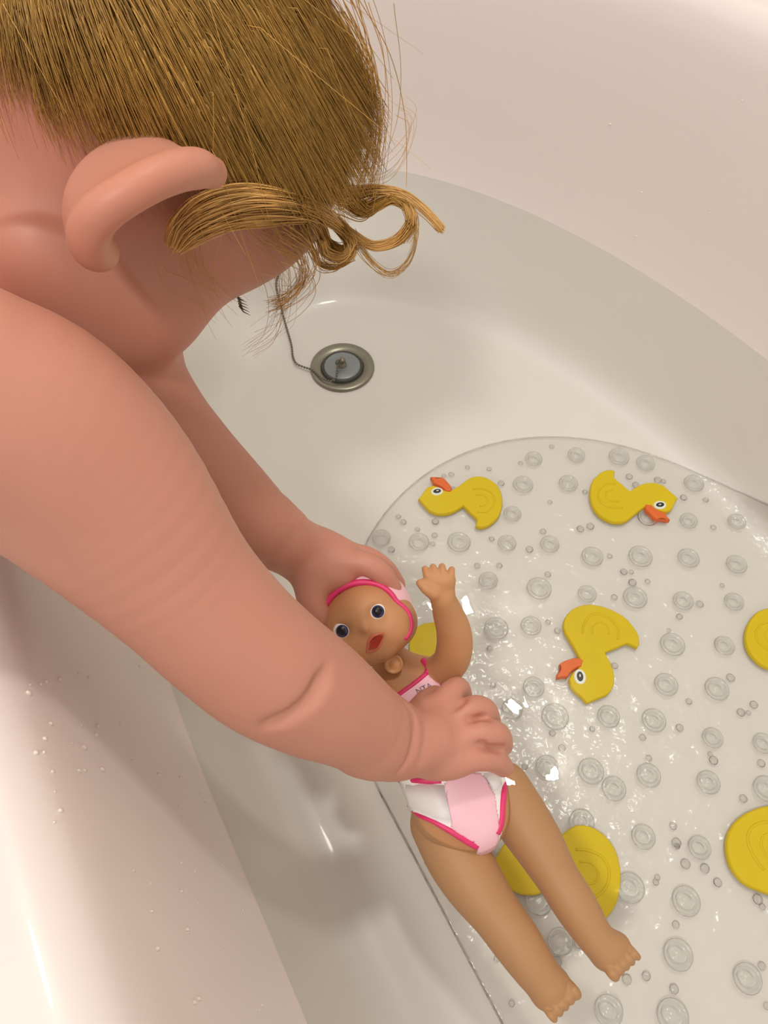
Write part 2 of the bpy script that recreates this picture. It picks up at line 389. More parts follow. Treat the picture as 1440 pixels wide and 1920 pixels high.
# duck outline, metres, origin at the neck; +x towards the head
def zz(x, y): q = G(1080 + x / 6.545, 860 + y / 6.545, .0); return q[:2]
o0 = zz(670, 560)
def loc(pts): return [tuple(zz(x, y) - o0) for x, y in pts]
body2 = loc([(470, 185), (460, 265), (500, 300), (545, 335), (600, 385), (650, 430), (740, 370), (795, 345), (850, 330), (905, 326), (960, 330), (1015, 345), (1070, 370), (1150, 440), (1235, 515), (1200, 570), (1180, 620), (1150, 665), (1080, 690),
             (1000, 670), (930, 630), (860, 610), (810, 640), (740, 690), (680, 740), (625, 785), (570, 810), (510, 815), (450, 810), (390, 790), (330, 760), (275, 720), (230, 670), (195, 610), (175, 550), (165, 490), (165, 430), (172, 380), (185, 330), (210, 280), (250, 240), (290, 205), (340, 180), (380, 172), (420, 168)])
beak2 = loc([(835, 600), (905, 605), (935, 640), (1000, 680), (1075, 705), (1100, 750), (1135, 790), (1090, 795), (1040, 775), (980, 790), (930, 760), (890, 720), (850, 680), (828, 640)])
eyec = zz(1012, 605) - o0
def pillow(name, pts, h, inset, z0=0.):
    pts = np.array(pts); A = .5 * np.sum(pts[:, 0] * np.roll(pts[:, 1], -1) - np.roll(pts[:, 0], -1) * pts[:, 1])
    if A < 0: pts = pts[::-1]
    t = np.roll(pts, -1, 0) - np.roll(pts, 1, 0); t /= np.linalg.norm(t, axis=1, keepdims=True); nn_ = np.column_stack([-t[:, 1], t[:, 0]])
    rings = [(0, 0), (0, h * .5), (inset * .3, h * .85), (inset * .8, h), (inset, h)]; V = []; n = len(pts)
    for d, z in rings: V += [(*(p + nv * d), z0 + z) for p, nv in zip(pts, nn_)]
    bm = bmesh.new(); vs = [bm.verts.new(v) for v in V]
    for i in range(len(rings) - 1):
        for k in range(n): bm.faces.new((vs[i * n + k], vs[i * n + (k + 1) % n], vs[(i + 1) * n + (k + 1) % n], vs[(i + 1) * n + k]))
    f = bm.faces.new(vs[-n:]); bmesh.ops.triangulate(bm, faces=[f])
    me = bpy.data.meshes.new(name); bm.to_mesh(me); bm.free(); return me
dk_body = pillow('duck', body2, .0048, .0014); dk_beak = pillow('beak', beak2, .0062, .0010)
def ellipse(c, a, b, rot, n=20): return [(c[0] + a * math.cos(t) * math.cos(rot) - b * math.sin(t) * math.sin(rot), c[1] + a * math.cos(t) * math.sin(rot) + b * math.sin(t) * math.cos(rot)) for t in np.linspace(0, 2 * math.pi, n, endpoint=False)]
dk_white = pillow('eye_white', ellipse(eyec, .0068, .0052, .2), .0056, .001)
dk_pupil = pillow('pupil', ellipse(eyec, .0046, .0030, .2), .0062, .0008)
dk_glint = pillow('glint', ellipse(eyec + np.array([-.0004, -.0002]), .0016, .0008, .2, 10), .0066, .0003)
wg = [zz(x, y) - o0 for x, y in [(560, 640), (450, 640), (330, 600), (270, 520), (280, 420), (360, 350), (470, 350)]]
dk_wing = tube_mesh('wing_ridge', [(*p, .0046) for p in wg], .0011, 6, 4)
wg2 = [zz(x, y) - o0 for x, y in [(520, 560), (430, 560), (360, 510), (370, 440), (450, 420)]]
dk_wing2 = tube_mesh('wing_ridge', [(*p, .0046) for p in wg2], .0009, 6, 4)
def duck(px, py, rot, sc=1., off=.0036):
    p = G(px, py, off); u, v = p @ DU, p @ DV
    o = link('duck', dk_body, 'yellow'); o.parent = bmroot; o.location = p - np.array(bmroot.location) + np.array([0, 0, min(tub_z(u, v), .01)])
    o.rotation_euler = (0, 0, rot); o.scale = (sc, sc, 1)
    for nm, me, mm in (('beak', dk_beak, 'orange'), ('eye_white', dk_white, 'white'), ('pupil', dk_pupil, 'black'), ('glint', dk_glint, 'white'), ('wing_ridge', dk_wing, 'yellow'), ('wing_ridge', dk_wing2, 'yellow')):
        c = link(nm, me, mm); c.parent = o
    return o
R_ = math.radians
duck(1182, 945, 0, 1); duck(868, 933, R_(180), .96); duck(1104, 1218, R_(-106), 1.08)
duck(792, 1252, R_(60), 1); duck(1480, 1225, R_(-25), 1.); duck(1050, 1615, R_(176), 1.12); duck(1468, 1650, R_(-60), 1.25)


# ================================================================== water
V = []; F = []; NR = 44; OUT = outline(.3004, .5905); cu, cv = -.12, V0
def ripple(u, v):
    z = .0009 * math.sin(38 * u + 21 * v + 2 * math.sin(9 * v)) + .0008 * math.sin(-27 * u + 44 * v + 1.5 * math.sin(14 * u)) + .0006 * math.sin(70 * u + 30 * v) + .0005 * math.sin(-55 * v + 62 * u + 1.1)
    z += .00022 * math.sin(150 * u + 90 * v) + .00018 * math.sin(-120 * u + 170 * v)
    return z * (.55 + .9 * math.exp(-((u - .12) ** 2 + (v - .2) ** 2) / .05))
for i in range(NR + 1):
    s_ = (i / NR) ** .8 if i else .004
    for u, v in OUT:
        bu = np.clip(u, -.40, .15) * (1 - s_) * .0 + cu; uu, vv = cu + (u - cu) * s_, cv + (v - cv) * s_
        V.append(UV(uu, vv, ZW + ripple(uu, vv) * (1 - s_ ** 8)))
n = len(OUT)
for i in range(NR):
    for k in range(n):
        k2 = (k + 1) % n; F.append((i * n + k, i * n + k2, (i + 1) * n + k2, (i + 1) * n + k))
F.append(tuple(range(n))[::-1])
tag(link('bath_water', mesh('bath_water', V, F), 'water'), 'clear rippled bath water filling the lower part of the tub', 'water')

# droplets on the near wall
bm = bmesh.new()
for i in range(55):
    t = random.random(); x = 190 + 330 * t + random.gauss(0, 75); y = 1370 + 480 * t + random.gauss(0, 90)
    if random.random() < .25: x, y = random.uniform(30, 160), random.uniform(1250, 1560)
    p = wall_pt(x, y); r_ = random.uniform(.0006, .0014)
    if p[2] < ZW + .005 or p[2] > .35: continue
    bmesh.ops.create_icosphere(bm, subdivisions=2, radius=r_, matrix=Matrix.Translation(p + DV * r_ * .2) @ Matrix.Diagonal((.8, .8, random.uniform(1.1, 2.0), 1)))
for i in range(8):
    p = wall_pt(random.uniform(1000, 1440), random.uniform(180, 520)); r_ = random.uniform(.0006, .0011)
    if p[2] < ZW + .01 or p[2] > .34: continue
    bmesh.ops.create_icosphere(bm, subdivisions=2, radius=r_, matrix=Matrix.Translation(p))
me = bpy.data.meshes.new('water_droplets'); bm.to_mesh(me); bm.free()
tag(link('water_droplets', me, 'drop'), 'small water droplets splashed on the tub wall', 'water droplets', kind='stuff')

# ================================================================== doll
dr_ = nrm(.88 * CR + .48 * CU); du_ = nrm(-.48 * CR + .88 * CU); dn_ = -CF            # face right / up / out
HC = G(683, 1164, .172)
doll = empty('bath_doll', tuple(G(800, 1380, .13)), 'small vinyl baby doll in pink and white swimsuit and swim cap lying in the water', 'doll')
def HP(a, b, c_): return HC + dr_ * a + du_ * b + dn_ * c_
HAX = np.array([dr_, du_, dn_]); HR = np.array([.0335, .0292, .029])
f = Field(HC - .05, HC + .05, .0011)
f.ell(HC, HR, HAX, 0); f.ell(HP(.003, -.0105, .008), [.027, .0150, .020], HAX, .010)
f.ell(HP(-.0155, -.010, .014), .0125, HAX, .01); f.ell(HP(.0185, -.010, .014), .0125, HAX, .01)        # cheeks
f.ell(HP(.002, .009, .013), [.019, .011, .0145], HAX, .01)                                         # brow
f.ell(HP(.001, -.0015, .0292), [.0032, .0028, .0034], HAX, .004)                                       # nose
f.ell(HP(.003, -.0215, .018), [.008, .006, .008], HAX, .006)                                          # chin
for ex in (-.0135, .0125): f.ell(HP(ex, .0038, .0315), [.0062, .0058, .0055], HAX, .004, cut=True)
f.ell(HP(.0035, -.0125, .0335), [.0060, .0038, .0058], HAX, .003, cut=True)
hv, hq = f.extract(2)
head = adopt(link('head', fast_mesh('head', hv, hq), 'doll'), doll)
def surf(bvh, a, b, lift=0.):
    o_ = HP(a, b, .09); h = bvh.ray_cast(Vector(o_), Vector(-dn_)); return np.array(h[0]) + dn_ * lift
hb = BVHTree.FromPolygons([tuple(v) for v in hv], [tuple(map(int, q)) for q in hq])
def sub(o, p): o.parent = p; o.matrix_parent_inverse = Matrix.Translation(p.parent.location).inverted() if False else Matrix.Identity(4); return o
for ex in (-.0135, .0125):
    c_ = surf(hb, ex, .0038, -.0006); ax_ = nrm(dn_ * .96 + dr_ * (ex * 9))
    e_ = link('eye', lathe('eye', [(.0062, -.001), (.0060, .0008), (.0040, .0021), (.002, .0027), (.0002, .0029)], 24, c_, ax_), 'white'); e_.parent = head
    i_ = link('iris', lathe('iris', [(.0043, .0013), (.0041, .0024), (.003, .0032), (.0015, .0036), (.0002, .0037)], 24, c_ + dr_ * .0003 + du_ * .0002, ax_), 'iris'); i_.parent = head
    p_ = link('pupil', lathe('pupil', [(.0031, .0028), (.0026, .0036), (.001, .0040), (.0001, .0041)], 20, c_ + dr_ * .0003 + du_ * .0006, ax_), 'black'); p_.parent = head
def lip(pts, r, mm, nm, lift): o = link(nm, tube_mesh(nm, [surf(hb, a, b, lift) for a, b in pts], r, 8, 4), mm); o.parent = head; return o
lip([(-.0062, -.0155), (-.002, -.0105), (.002, -.0082), (.006, -.0085), (.0105, -.0098)], [.0003, .0009, .0011, .0009, .0003], 'lips', 'upper_lip', .0001)
lip([(-.0058, -.0157), (-.001, -.0168), (.003, -.0160), (.007, -.0130), (.0098, -.0104)], [.0003, .0007, .0008, .0007, .0003], 'lips', 'lower_lip', .0001)
mp = [(-.004, -.0145), (.001, -.0098), (.0055, -.0094), (.0085, -.0106), (.005, -.0138), (.001, -.0158)]
mo = link('mouth', mesh('mouth', [surf(hb, .0025, -.0125, .0012)] + [surf(hb, a, b, .0008) for a, b in mp], [(0, 1 + (k + 1) % 6, 1 + k) for k in range(6)]), 'mouth'); mo.parent = head
for a in (-.0004, .0026):
    nn_ = link('nostril', lathe('nostril', [(.0006, 0), (.0004, .0003), (.0001, .0004)], 10, surf(hb, a, -.0030, -.0001), dn_), 'lips'); nn_.parent = head
# swim cap: the head's own surface, a little proud, behind the trim ring
NPL = nrm(-.038 * dr_ + .166 * du_ + .985 * dn_)
fc = Field(HC - .05, HC + .05, .0013); fc.ell(HC + du_ * .001, HR + .0016, HAX, 0); fc.ell(HC + du_ * .012 - dn_ * .004, HR * .92, HAX, .01)
fc.plane_cut(lambda X, Y, Z: ((X - HC[0]) * NPL[0] + (Y - HC[1]) * NPL[1] + (Z - HC[2]) * NPL[2]) - .0190)
fc.plane_cut(lambda X, Y, Z: -(((X - HC[0]) * du_[0] + (Y - HC[1]) * du_[1] + (Z - HC[2]) * du_[2]) + .019))
cv_, cq_ = fc.extract(1)
cap = adopt(tag(link('swim_cap', fast_mesh('swim_cap', cv_, cq_), 'pale'), 'pale pink swim cap'), doll)
e1 = nrm(np.cross(NPL, du_)); e1 = -e1 if e1 @ dr_ < 0 else e1; e2 = np.cross(NPL, e1); e2 = -e2 if e2 @ du_ < 0 else e2
trim = []
for a in np.linspace(R_(-50), R_(230), 44):
    d_ = e1 * math.cos(a) + e2 * math.sin(a); c0 = HC + NPL * .0193
    lo, hi = 0, .05
    for _ in range(30):
        md = (lo + hi) / 2; q = HAX @ (c0 + d_ * md - HC - du_ * .001)
        if ((q / (HR + .0016)) ** 2).sum() < 1: lo = md
        else: hi = md
    hh_ = hb.ray_cast(Vector(c0 + d_ * .08), Vector(-d_)); lo = max(lo, (Vector(c0 + d_ * .08) - hh_[0]).length * -1 + .08 if hh_[0] is not None else 0)
    trim.append(c0 + d_ * lo)
ct = link('cap_trim', tube_mesh('cap_trim', trim, np.linspace(.0013, .0036, len(trim)), 8, 2), 'pink'); ct.parent = cap

# torso
PV = G(862, 1500, .122); CH = G(772, 1318, .132)
ty = nrm(CH - PV); tz = nrm(np.array([0, 0, 1.]) - ty * ty[2]); tx = np.cross(ty, tz); TAX = np.array([tx, ty, tz])
f = Field(np.minimum(PV, CH) - .075, np.maximum(PV, CH) + .075, .0013)
f.ell(CH, [.031, .034, .024], TAX, 0); f.ell(PV, [.0335, .030, .024], TAX, .01); f.ell((PV + CH) / 2, [.030, .034, .025], TAX, .015)
f.ell(G(893, 1545, .118), [.020, .016, .019], TAX, .012)
f.tube([G(742, 1250, .142), G(722, 1222, .150)], [.013, .012], .01)
f.ell(G(812, 1272, .140), .012, None, .012); f.ell(G(716, 1320, .134), .012, None, .012)
tv, tq = f.extract(2); torso = adopt(link('torso', fast_mesh('torso', tv, tq), 'doll'), doll)
def inpoly(x, y, poly):
    r_ = np.zeros(len(x), bool); j = len(poly) - 1
    for i in range(len(poly)):
        xi, yi = poly[i]; xj, yj = poly[j]
        c_ = ((yi > y) != (yj > y)) & (x < (xj - xi) * (y - yi) / (yj - yi + 1e-9) + xi); r_ ^= c_; j = i
    return r_
def vnormals(V, Q):
    N = np.zeros_like(V); fn = np.cross(V[Q[:, 2]] - V[Q[:, 0]], V[Q[:, 3]] - V[Q[:, 1]])
    for i in range(4): np.add.at(N, Q[:, i], fn)
    return N / (np.linalg.norm(N, axis=1, keepdims=True) + 1e-12)
TN = vnormals(tv, tq)
tl = (tv - PV) @ TAX.T
def shell(name, pred, off, th, m):
    ctr = tv[tq].mean(1); keep = pred(ctr); q = tq[keep]; ids = np.unique(q); mp_ = np.full(len(tv), -1); mp_[ids] = np.arange(len(ids))
    A = tv[ids] + TN[ids] * off; B = tv[ids] + TN[ids] * (off - th); k = len(ids); q = mp_[q]
    ed = {}
    for f_ in q:
        for i in range(4):
            a, b = f_[i], f_[(i + 1) % 4]; ed[(a, b)] = 1
    side = np.array([(b, a, a + k, b + k) for a, b in ed if (b, a) not in ed])
    return adopt(link(name, fast_mesh(name, np.vstack([A, B]), np.vstack([q, q[:, ::-1] + k, side])), m), doll)
suit_poly = [(738, 1312), (800, 1264), (828, 1286), (872, 1340), (948, 1432), (945, 1500), (938, 1562), (925, 1600), (895, 1600), (893, 1582), (850, 1558), (810, 1537), (762, 1515), (725, 1480), (690, 1420), (690, 1350)]
panel_poly = [(834, 1470), (838, 1515), (850, 1555), (893, 1580), (897, 1600), (925, 1600), (934, 1555), (925, 1492), (905, 1455), (850, 1440)]
def pj(c): return proj(c)
bib_poly = [(738, 1312), (800, 1264), (828, 1286), (872, 1340), (905, 1400), (760, 1430), (690, 1420), (690, 1350)]
shell('swimsuit', lambda c: inpoly(*pj(c), suit_poly), .0011, .0014, 'suit')
shell('front_panel', lambda c: inpoly(*pj(c), panel_poly) & ((c - PV) @ tz > -.012), .0017, .0012, 'pale')
shell('chest_panel', lambda c: inpoly(*pj(c), bib_poly) & ((c - PV) @ tz > -.012), .0017, .0012, 'pale')
tb = BVHTree.FromPolygons([tuple(v) for v in tv], [tuple(map(int, q)) for q in tq])
def on_torso(x, y, lift=0.):
    h = tb.ray_cast(Vector(CAM), Vector(nrm(ray(x, y)))); 
    if h[0] is None: h = tb.find_nearest(Vector(G(x, y, .12)))
    return np.array(h[0]) + np.array(h[1]) * lift
def trimtube(name, pts, r): return adopt(link(name, tube_mesh(name, [on_torso(x, y, .0006) for x, y in pts], r, 8, 4), 'pink'), doll)
trimtube('neck_trim', [(736, 1314), (752, 1301), (770, 1288), (788, 1274), (800, 1264)], .0019)
trimtube('strap', [(800, 1264), (803, 1255), (799, 1246), (793, 1239)], .0022)
trimtube('strap', [(738, 1312), (728, 1300), (722, 1285)], .0022)
trimtube('arm_trim', [(800, 1264), (812, 1272), (826, 1286)], .0013)
trimtube('leg_trim', [(760, 1512), (785, 1527), (812, 1539), (838, 1553), (862, 1567), (880, 1578), (894, 1586)], [.001, .0014, .0016, .002, .0023, .0024, .0022])
trimtube('leg_trim', [(944, 1450), (943, 1480), (940, 1510), (938, 1540), (930, 1562)], .0024)
trimtube('waist_trim', [(728, 1466), (750, 1463), (780, 1462), (805, 1464), (828, 1467)], [.0012, .0018, .0022, .002, .001])
def flap(name, base, tip, lift):
    """small loose frill standing off the suit"""
    A = [on_torso(*p, .0016) for p in base]; B = [on_torso(*p, .0016) + tz * lift for p in tip]; V = []; 
    for a, b in zip(A, B): V += [a, (a + b) / 2 + tz * .0010, b]
    V = np.array(V); k = len(V); V = np.vstack([V, V - tz * .0008]); F = []
    for i in range(len(A) - 1):
        for j in range(2):
            q = (i * 3 + j, i * 3 + 3 + j, i * 3 + 4 + j, i * 3 + 1 + j); F += [q, tuple(x + k for x in q[::-1])]
    n_ = len(A); ring = [i * 3 for i in range(n_)] + [(n_ - 1) * 3 + 1] + [i * 3 + 2 for i in range(n_ - 1, -1, -1)] + [1]
    F += [(ring[(i + 1) % len(ring)], ring[i], ring[i] + k, ring[(i + 1) % len(ring)] + k) for i in range(len(ring))]
    return adopt(link(name, mesh(name, V, F), 'suit'), doll)
flap('frill', [(740, 1472), (765, 1470), (790, 1470), (812, 1470), (832, 1472)], [(752, 1500), (772, 1512), (795, 1522), (820, 1532), (846, 1538)], .0022)
flap('frill', [(905, 1452), (918, 1450), (932, 1448)], [(922, 1482), (930, 1482), (936, 1474)], .0022)
# chest button
bc = G(738, 1245, on_torso(738, 1250)[2] + .006); bn = nrm(-CF + np.array([0, 0, .2]))
bt = adopt(link('button', lathe('button', [(.0064, 0), (.0063, .0022), (.0054, .0032), (.0050, .0026), (.003, .0032), (.0002, .0036)], 28, bc, bn), 'gold'), doll)
# printed lettering on the chest
tcv = bpy.data.curves.new('lettering', 'FONT'); tcv.body = 'NTA'; tcv.size = .0056; tcv.extrude = 0.0; tcv.resolution_u = 3
to = bpy.data.objects.new('lettering_src', tcv); COL.objects.link(to); bpy.context.view_layer.update()
tm = bpy.data.meshes.new_from_object(to.evaluated_get(bpy.context.evaluated_depsgraph_get())); bpy.data.objects.remove(to); tm.name = 'lettering'
p0 = np.array([782., 1304.]); ex_ = nrm([26, -13.]); ey_ = np.array([ex_[1], -ex_[0]])
for v_ in tm.vertices:
    q = p0 + (ex_ * v_.co.x - ey_ * -v_.co.y * 1.) * 2750; 
    v_.co = on_torso(q[0], q[1], .0021)
adopt(link('lettering', tm, 'grey'), doll)
# arms
def limb(name, pts, rad, extra=None, m='doll', h=.0009, k=.006, pad=.03):
    pts = [np.asarray(p) for p in pts]; lo = np.min(pts, 0) - pad; hi = np.max(pts, 0) + pad
    f = Field(lo, hi, h); f.tube(pts, rad, 0, 6)
    if extra: extra(f)
    v_, q_ = f.extract(1); return adopt(link(name, fast_mesh(name, v_, q_), m), doll)
def hand_up(f):
    f.ell(G(826, 1103, .226), [.0088, .0085, .0052], np.array([CR, CU, -CF]), .005)
    f.ell(G(828, 1088, .231), [.0088, .005, .0045], np.array([CR, CU, -CF]), .004)
    for a, b in (((806, 1092), (797, 1067)), ((818, 1088), (812, 1063)), ((831, 1088), (829, 1062)), ((843, 1092), (847, 1068))):
        f.tube([G(*a, .230), G((a[0] + b[0]) / 2, (a[1] + b[1]) / 2, .234), G(*b, .234)], [.0030, .0026, .0022], .0016, 3)
    f.tube([G(812, 1112, .228), G(798, 1104, .231), G(787, 1093, .232)], [.0042, .0032, .0024], .003, 3)
limb('arm', [G(806, 1268, .142), G(838, 1250, .158), G(851, 1222, .172), G(851, 1185, .188), G(840, 1150, .204), G(831, 1124, .218)], [.0105, .0118, .0122, .0115, .0098, .0080], hand_up)
def hand_dn(f): f.ell(G(690, 1420, .098), [.008, .009, .006], TAX, .004)
limb('arm', [G(716, 1318, .130), G(694, 1345, .122), G(686, 1380, .112), G(688, 1405, .104)], [.0105, .011, .0105, .008], hand_dn)
def toes(line, z0, axis):
    def fn(f):
        tl_ = []
        for i, t in enumerate(np.linspace(0, 1, 5)):
            p = np.array(line[0]) * (1 - t) + np.array(line[1]) * t; r_ = [.0034, .0027, .0026, .0025, .0023][i] if line[2] else [.0023, .0025, .0026, .0027, .0034][i]
            q = p - np.array(axis) * 16
            tl_.append(([G(*q, z0 + .004), G(*(p + np.array(axis) * 2), z0 + .0075), G(*(p + np.array(axis) * 11), z0 + .004)], [r_ * .9, r_ * 1.05, r_ * .95]))
        f.ell(G(*((np.array(line[0]) + np.array(line[1])) / 2 - np.array(axis) * 28), z0 + .001), [.0125, .0100, .0085], np.array([nrm(G(*line[1], z0) - G(*line[0], z0)), nrm(np.cross([0, 0, 1.], G(*line[1], z0) - G(*line[0], z0))), [0, 0, 1.]]), .006)
        f.multi(tl_, .0008, .0001)
    return fn
limb('leg', [G(945, 1478, .1085), G(978, 1535, .106), G(1010, 1585, .105), G(1045, 1645, .103), G(1080, 1700, .100), G(1110, 1748, .097), G(1136, 1782, .094)],
     [.0180, .0188, .0172, .0145, .0142, .0122, .0112], toes(((1146, 1822), (1188, 1786), True), .092, nrm([.62, .78])))
limb('leg', [G(826, 1545, .1065), G(858, 1605, .105), G(890, 1657, .1045), G(930, 1713, .103), G(968, 1765, .100), G(1000, 1812, .097), G(1025, 1845, .094)],
     [.0205, .0212, .0195, .0165, .0158, .0140, .0125], toes(((1032, 1902), (1074, 1856), False), .092, nrm([.62, .78])))

# ================================================================== the child
HO = np.array([-.124, .355, .429]); HF = nrm([.467, -.188, -.864]); HU = nrm([.815, .471, .338]); HU = nrm(HU - HF * (HU @ HF)); HRt = np.cross(HF, HU)
_a = math.radians(17); HF = math.cos(_a) * HF - math.sin(_a) * HRt; HRt = np.cross(HF, HU)
HS = 1.02; HX = np.array([HF, HU, HRt])
def L(a, b, c_): return HO + HS * (HF * a + HU * b + HRt * c_)
person = empty('person', tuple(UV(.29, -.34, -.14)), 'toddler with short blonde hair leaning over the tub, both hands on the doll', 'person')
lo = np.array([-.36, .02, .12]); hi = np.array([.13, .56, .60])
f = Field(lo, hi, .0017)
# skull and face
f.ell(L(-.014, .022, 0), np.array([.090, .080, .073]) * HS, HX, 0)
f.ell(L(.035, -.035, 0), np.array([.050, .060, .054]) * HS, HX, .03)
f.ell(L(.045, .035, 0), np.array([.043, .05, .052]) * HS, HX, .03)
for s_ in (-1, 1):
    f.ell(L(.044, -.047, .034 * s_), np.array([.031, .031, .029]) * HS, HX, .025)
    f.ell(L(.0, -.055, .038 * s_), np.array([.035, .03, .026]) * HS, HX, .03)
f.ell(L(.066, -.084, 0), np.array([.018, .016, .020]) * HS, HX, .02)
f.tube([L(.080, -.004, 0), L(.088, -.022, 0), L(.094, -.031, 0)], [.006, .007, .0075], .008)
for s_ in (-1, 1):
    f.ell(L(.089, -.033, .008 * s_), .006, None, .005)
    f.ell(L(.094, -.006, .028 * s_), np.array([.014, .011, .014]) * HS, HX, .010, cut=True)
f.ell(L(.086, -.053, 0), np.array([.007, .0045, .016]) * HS, HX, .004); f.ell(L(.084, -.062, 0), np.array([.007, .005, .013]) * HS, HX, .004)
f.tube([L(.094, -.0575, -.014), L(.096, -.0575, 0), L(.094, -.0575, .014)], .0014, .002, cut=True)
# right ear (towards the camera): helix, back of the shell, lobe
hel = [(398, 324, .302), (372, 316, .290), (335, 320, .281), (290, 336, .275), (245, 360, .272), (205, 385, .272), (178, 410, .275), (165, 440, .281), (172, 466, .289), (190, 476, .296)]
bak = [(352, 306, .312), (326, 300, .308), (292, 298, .304), (252, 308, .300), (214, 328, .297), (184, 354, .296), (164, 386, .297), (160, 420, .300), (166, 448, .304), (182, 466, .308)]
def ear(hel, bak):
    f.tube(hel, [.0062, .0066, .0066, .0064, .0062, .0062, .0066, .0070, .0068, .0055], .004)
    for i in range(1, len(hel)):
        a, b = hel[i], bak[i]; f.tube([a, a * .5 + b * .5, b, b * 1.35 - a * .35 - HRt * .004 * np.sign((a - HO) @ HRt)], [.0045, .0048, .0052, .0055], .006, 3)
        if i < len(hel) - 1:
            a, b = (hel[i] + hel[i + 1]) / 2, (bak[i] + bak[i + 1]) / 2; f.tube([a, a * .5 + b * .5, b, b * 1.35 - a * .35 - HRt * .004 * np.sign((a - HO) @ HRt)], [.0045, .0048, .0052, .0055], .006, 3)
eh = [P(*q) for q in hel]; eb = [P(*q) for q in bak]; ear(eh, eb)
def mirror(p): q = np.asarray(p) - HO; return p - 2 * HRt * (q @ HRt)
ear([mirror(p) for p in eh], [mirror(p) for p in eb])
# neck, shoulders, upper body
SR = P(-70, 760, .285); SL = UV(.40, -.05, .415); MIDS = (SR + SL) / 2
f.tube([L(-.03, -.03, -.012), L(-.035, -.080, -.022), MIDS + np.array([-.02, .03, -.035]), UV(.30, -.12, .44)], [.042, .036, .032, .055], .02)
f.tube([SR + np.array([-.03, 0, -.01]), MIDS + np.array([-.03, .01, -.03]), SL], [.034, .030, .036], .03)
f.tube([MIDS + np.array([-.04, 0, -.02]), UV(.29, -.14, .45), UV(.285, -.2, .46)], [.036, .066, .085], .02)
# right arm
ra = [(-70, 765, .285), (60, 815, .30), (190, 925, .322), (330, 1085, .345), (420, 1180, .362), (500, 1250, .380), (580, 1300, .402), (640, 1335, .420), (705, 1378, .445)]
rr = [.046, .045, .0425, .0350, .0335, .0335, .0320, .0285, .0245]
f.tube([P(*q) for q in ra], rr, .02)
WR = G(770, 1393, .198)
f.tube([P(690, 1370, .441), P(738, 1388, .459), WR, G(800, 1388, .192)], [.0262, .0235, .0185, .0175], .003)
def crease(pts, rad, k):
    pr = [(x, y, f.depth(x, y)) for x, y in pts]; f.tube([P(*q) for q in pr], rad, k, cut=True)
crease([(614, 1258), (602, 1282), (584, 1310), (560, 1332), (530, 1350), (498, 1358)], [.0020, .0046, .0042, .0036, .0034, .0016], .005)   # elbow
# right hand
HZ = .186
f.ell(G(825, 1385, HZ - .004), [.026, .024, .0115], TAX, .012); f.ell(G(842, 1382, HZ - .003), [.017, .0225, .0100], TAX, .01)
f.ell(G(800, 1350, HZ - .010), [.014, .014, .011], None, .01)
fing = [  # knuckle, middle joint, last joint, tip (px, py, z)
    [(818, 1334, .185), (840, 1305, .184), (858, 1290, .178), (868, 1302, .164)],
    [(848, 1352, .188), (884, 1330, .188), (908, 1332, .181), (920, 1350, .166)],
    [(856, 1388, .188), (906, 1374, .188), (933, 1379, .180), (942, 1397, .164)],
    [(844, 1424, .184), (890, 1420, .183), (924, 1424, .174), (944, 1438, .160)]]
frd = [[.0078, .0080, .0074, .0064], [.0084, .0085, .0080, .0068], [.0085, .0086, .0082, .0070], [.0082, .0082, .0078, .0066]]
f.multi([([G(*q) for q in pts], rd) for pts, rd in zip(fing, frd)], .004)
f.tube([G(795, 1352, .178), G(800, 1322, .170), G(815, 1308, .160)], [.0105, .0095, .008], .006, 5)
crease([(762, 1318), (776, 1348), (780, 1385), (770, 1420), (750, 1448)], [.0016, .0028, .0032, .0028, .0016], .004)           # wrist
crease([(868, 1312), (858, 1322), (846, 1332)], [.0026, .0024, .0012], .0025)
crease([(916, 1347), (902, 1346), (888, 1348), (876, 1352)], [.0026, .0024, .0020, .0010], .0025)
crease([(940, 1404), (922, 1402), (900, 1399), (882, 1396)], [.0028, .0024, .0022, .0010], .0025)
# left arm
la = [SL, UV(.40, .005, .37), P(272, 755, .455), P(348, 848, .47), P(430, 930, .487), P(510, 1000, .503), G(572, 1036, .20)]
f.tube(la, [.042, .038, .031, .0290, .0268, .0225, .0195], .02)
# left hand over the doll's head
f.ell(G(604, 1056, .198), [.022, .020, .0130], np.array([nrm([.8, -.6, 0]), nrm([.6, .8, 0]), [0, 0, 1]]), .014)
f.ell(G(634, 1050, .200), [.020, .0140, .0105], np.array([nrm([.9, -.3, 0]), nrm([.3, .9, 0]), [0, 0, 1]]), .012)
lf = [[(638, 1050, .206), (682, 1056, .207), (716, 1076, .202), (736, 1104, .190)],
      [(636, 1042, .197), (684, 1046, .195), (720, 1068, .186), (743, 1096, .172)],
      [(628, 1036, .190), (672, 1044, .186), (706, 1062, .174), (728, 1086, .160)],
      [(618, 1028, .180), (652, 1038, .174), (684, 1052, .162), (700, 1066, .150)]]
f.multi([([G(*q) for q in pts], rd) for pts, rd in zip(lf, frd)], .004)
f.tube([G(590, 1078, .200), G(583, 1112, .196), G(590, 1140, .190), G(604, 1158, .184)], [.0120, .0105, .0092, .0078], .008, 5)
bv, bq = f.extract(2)
bme = fast_mesh('skin', bv, bq)
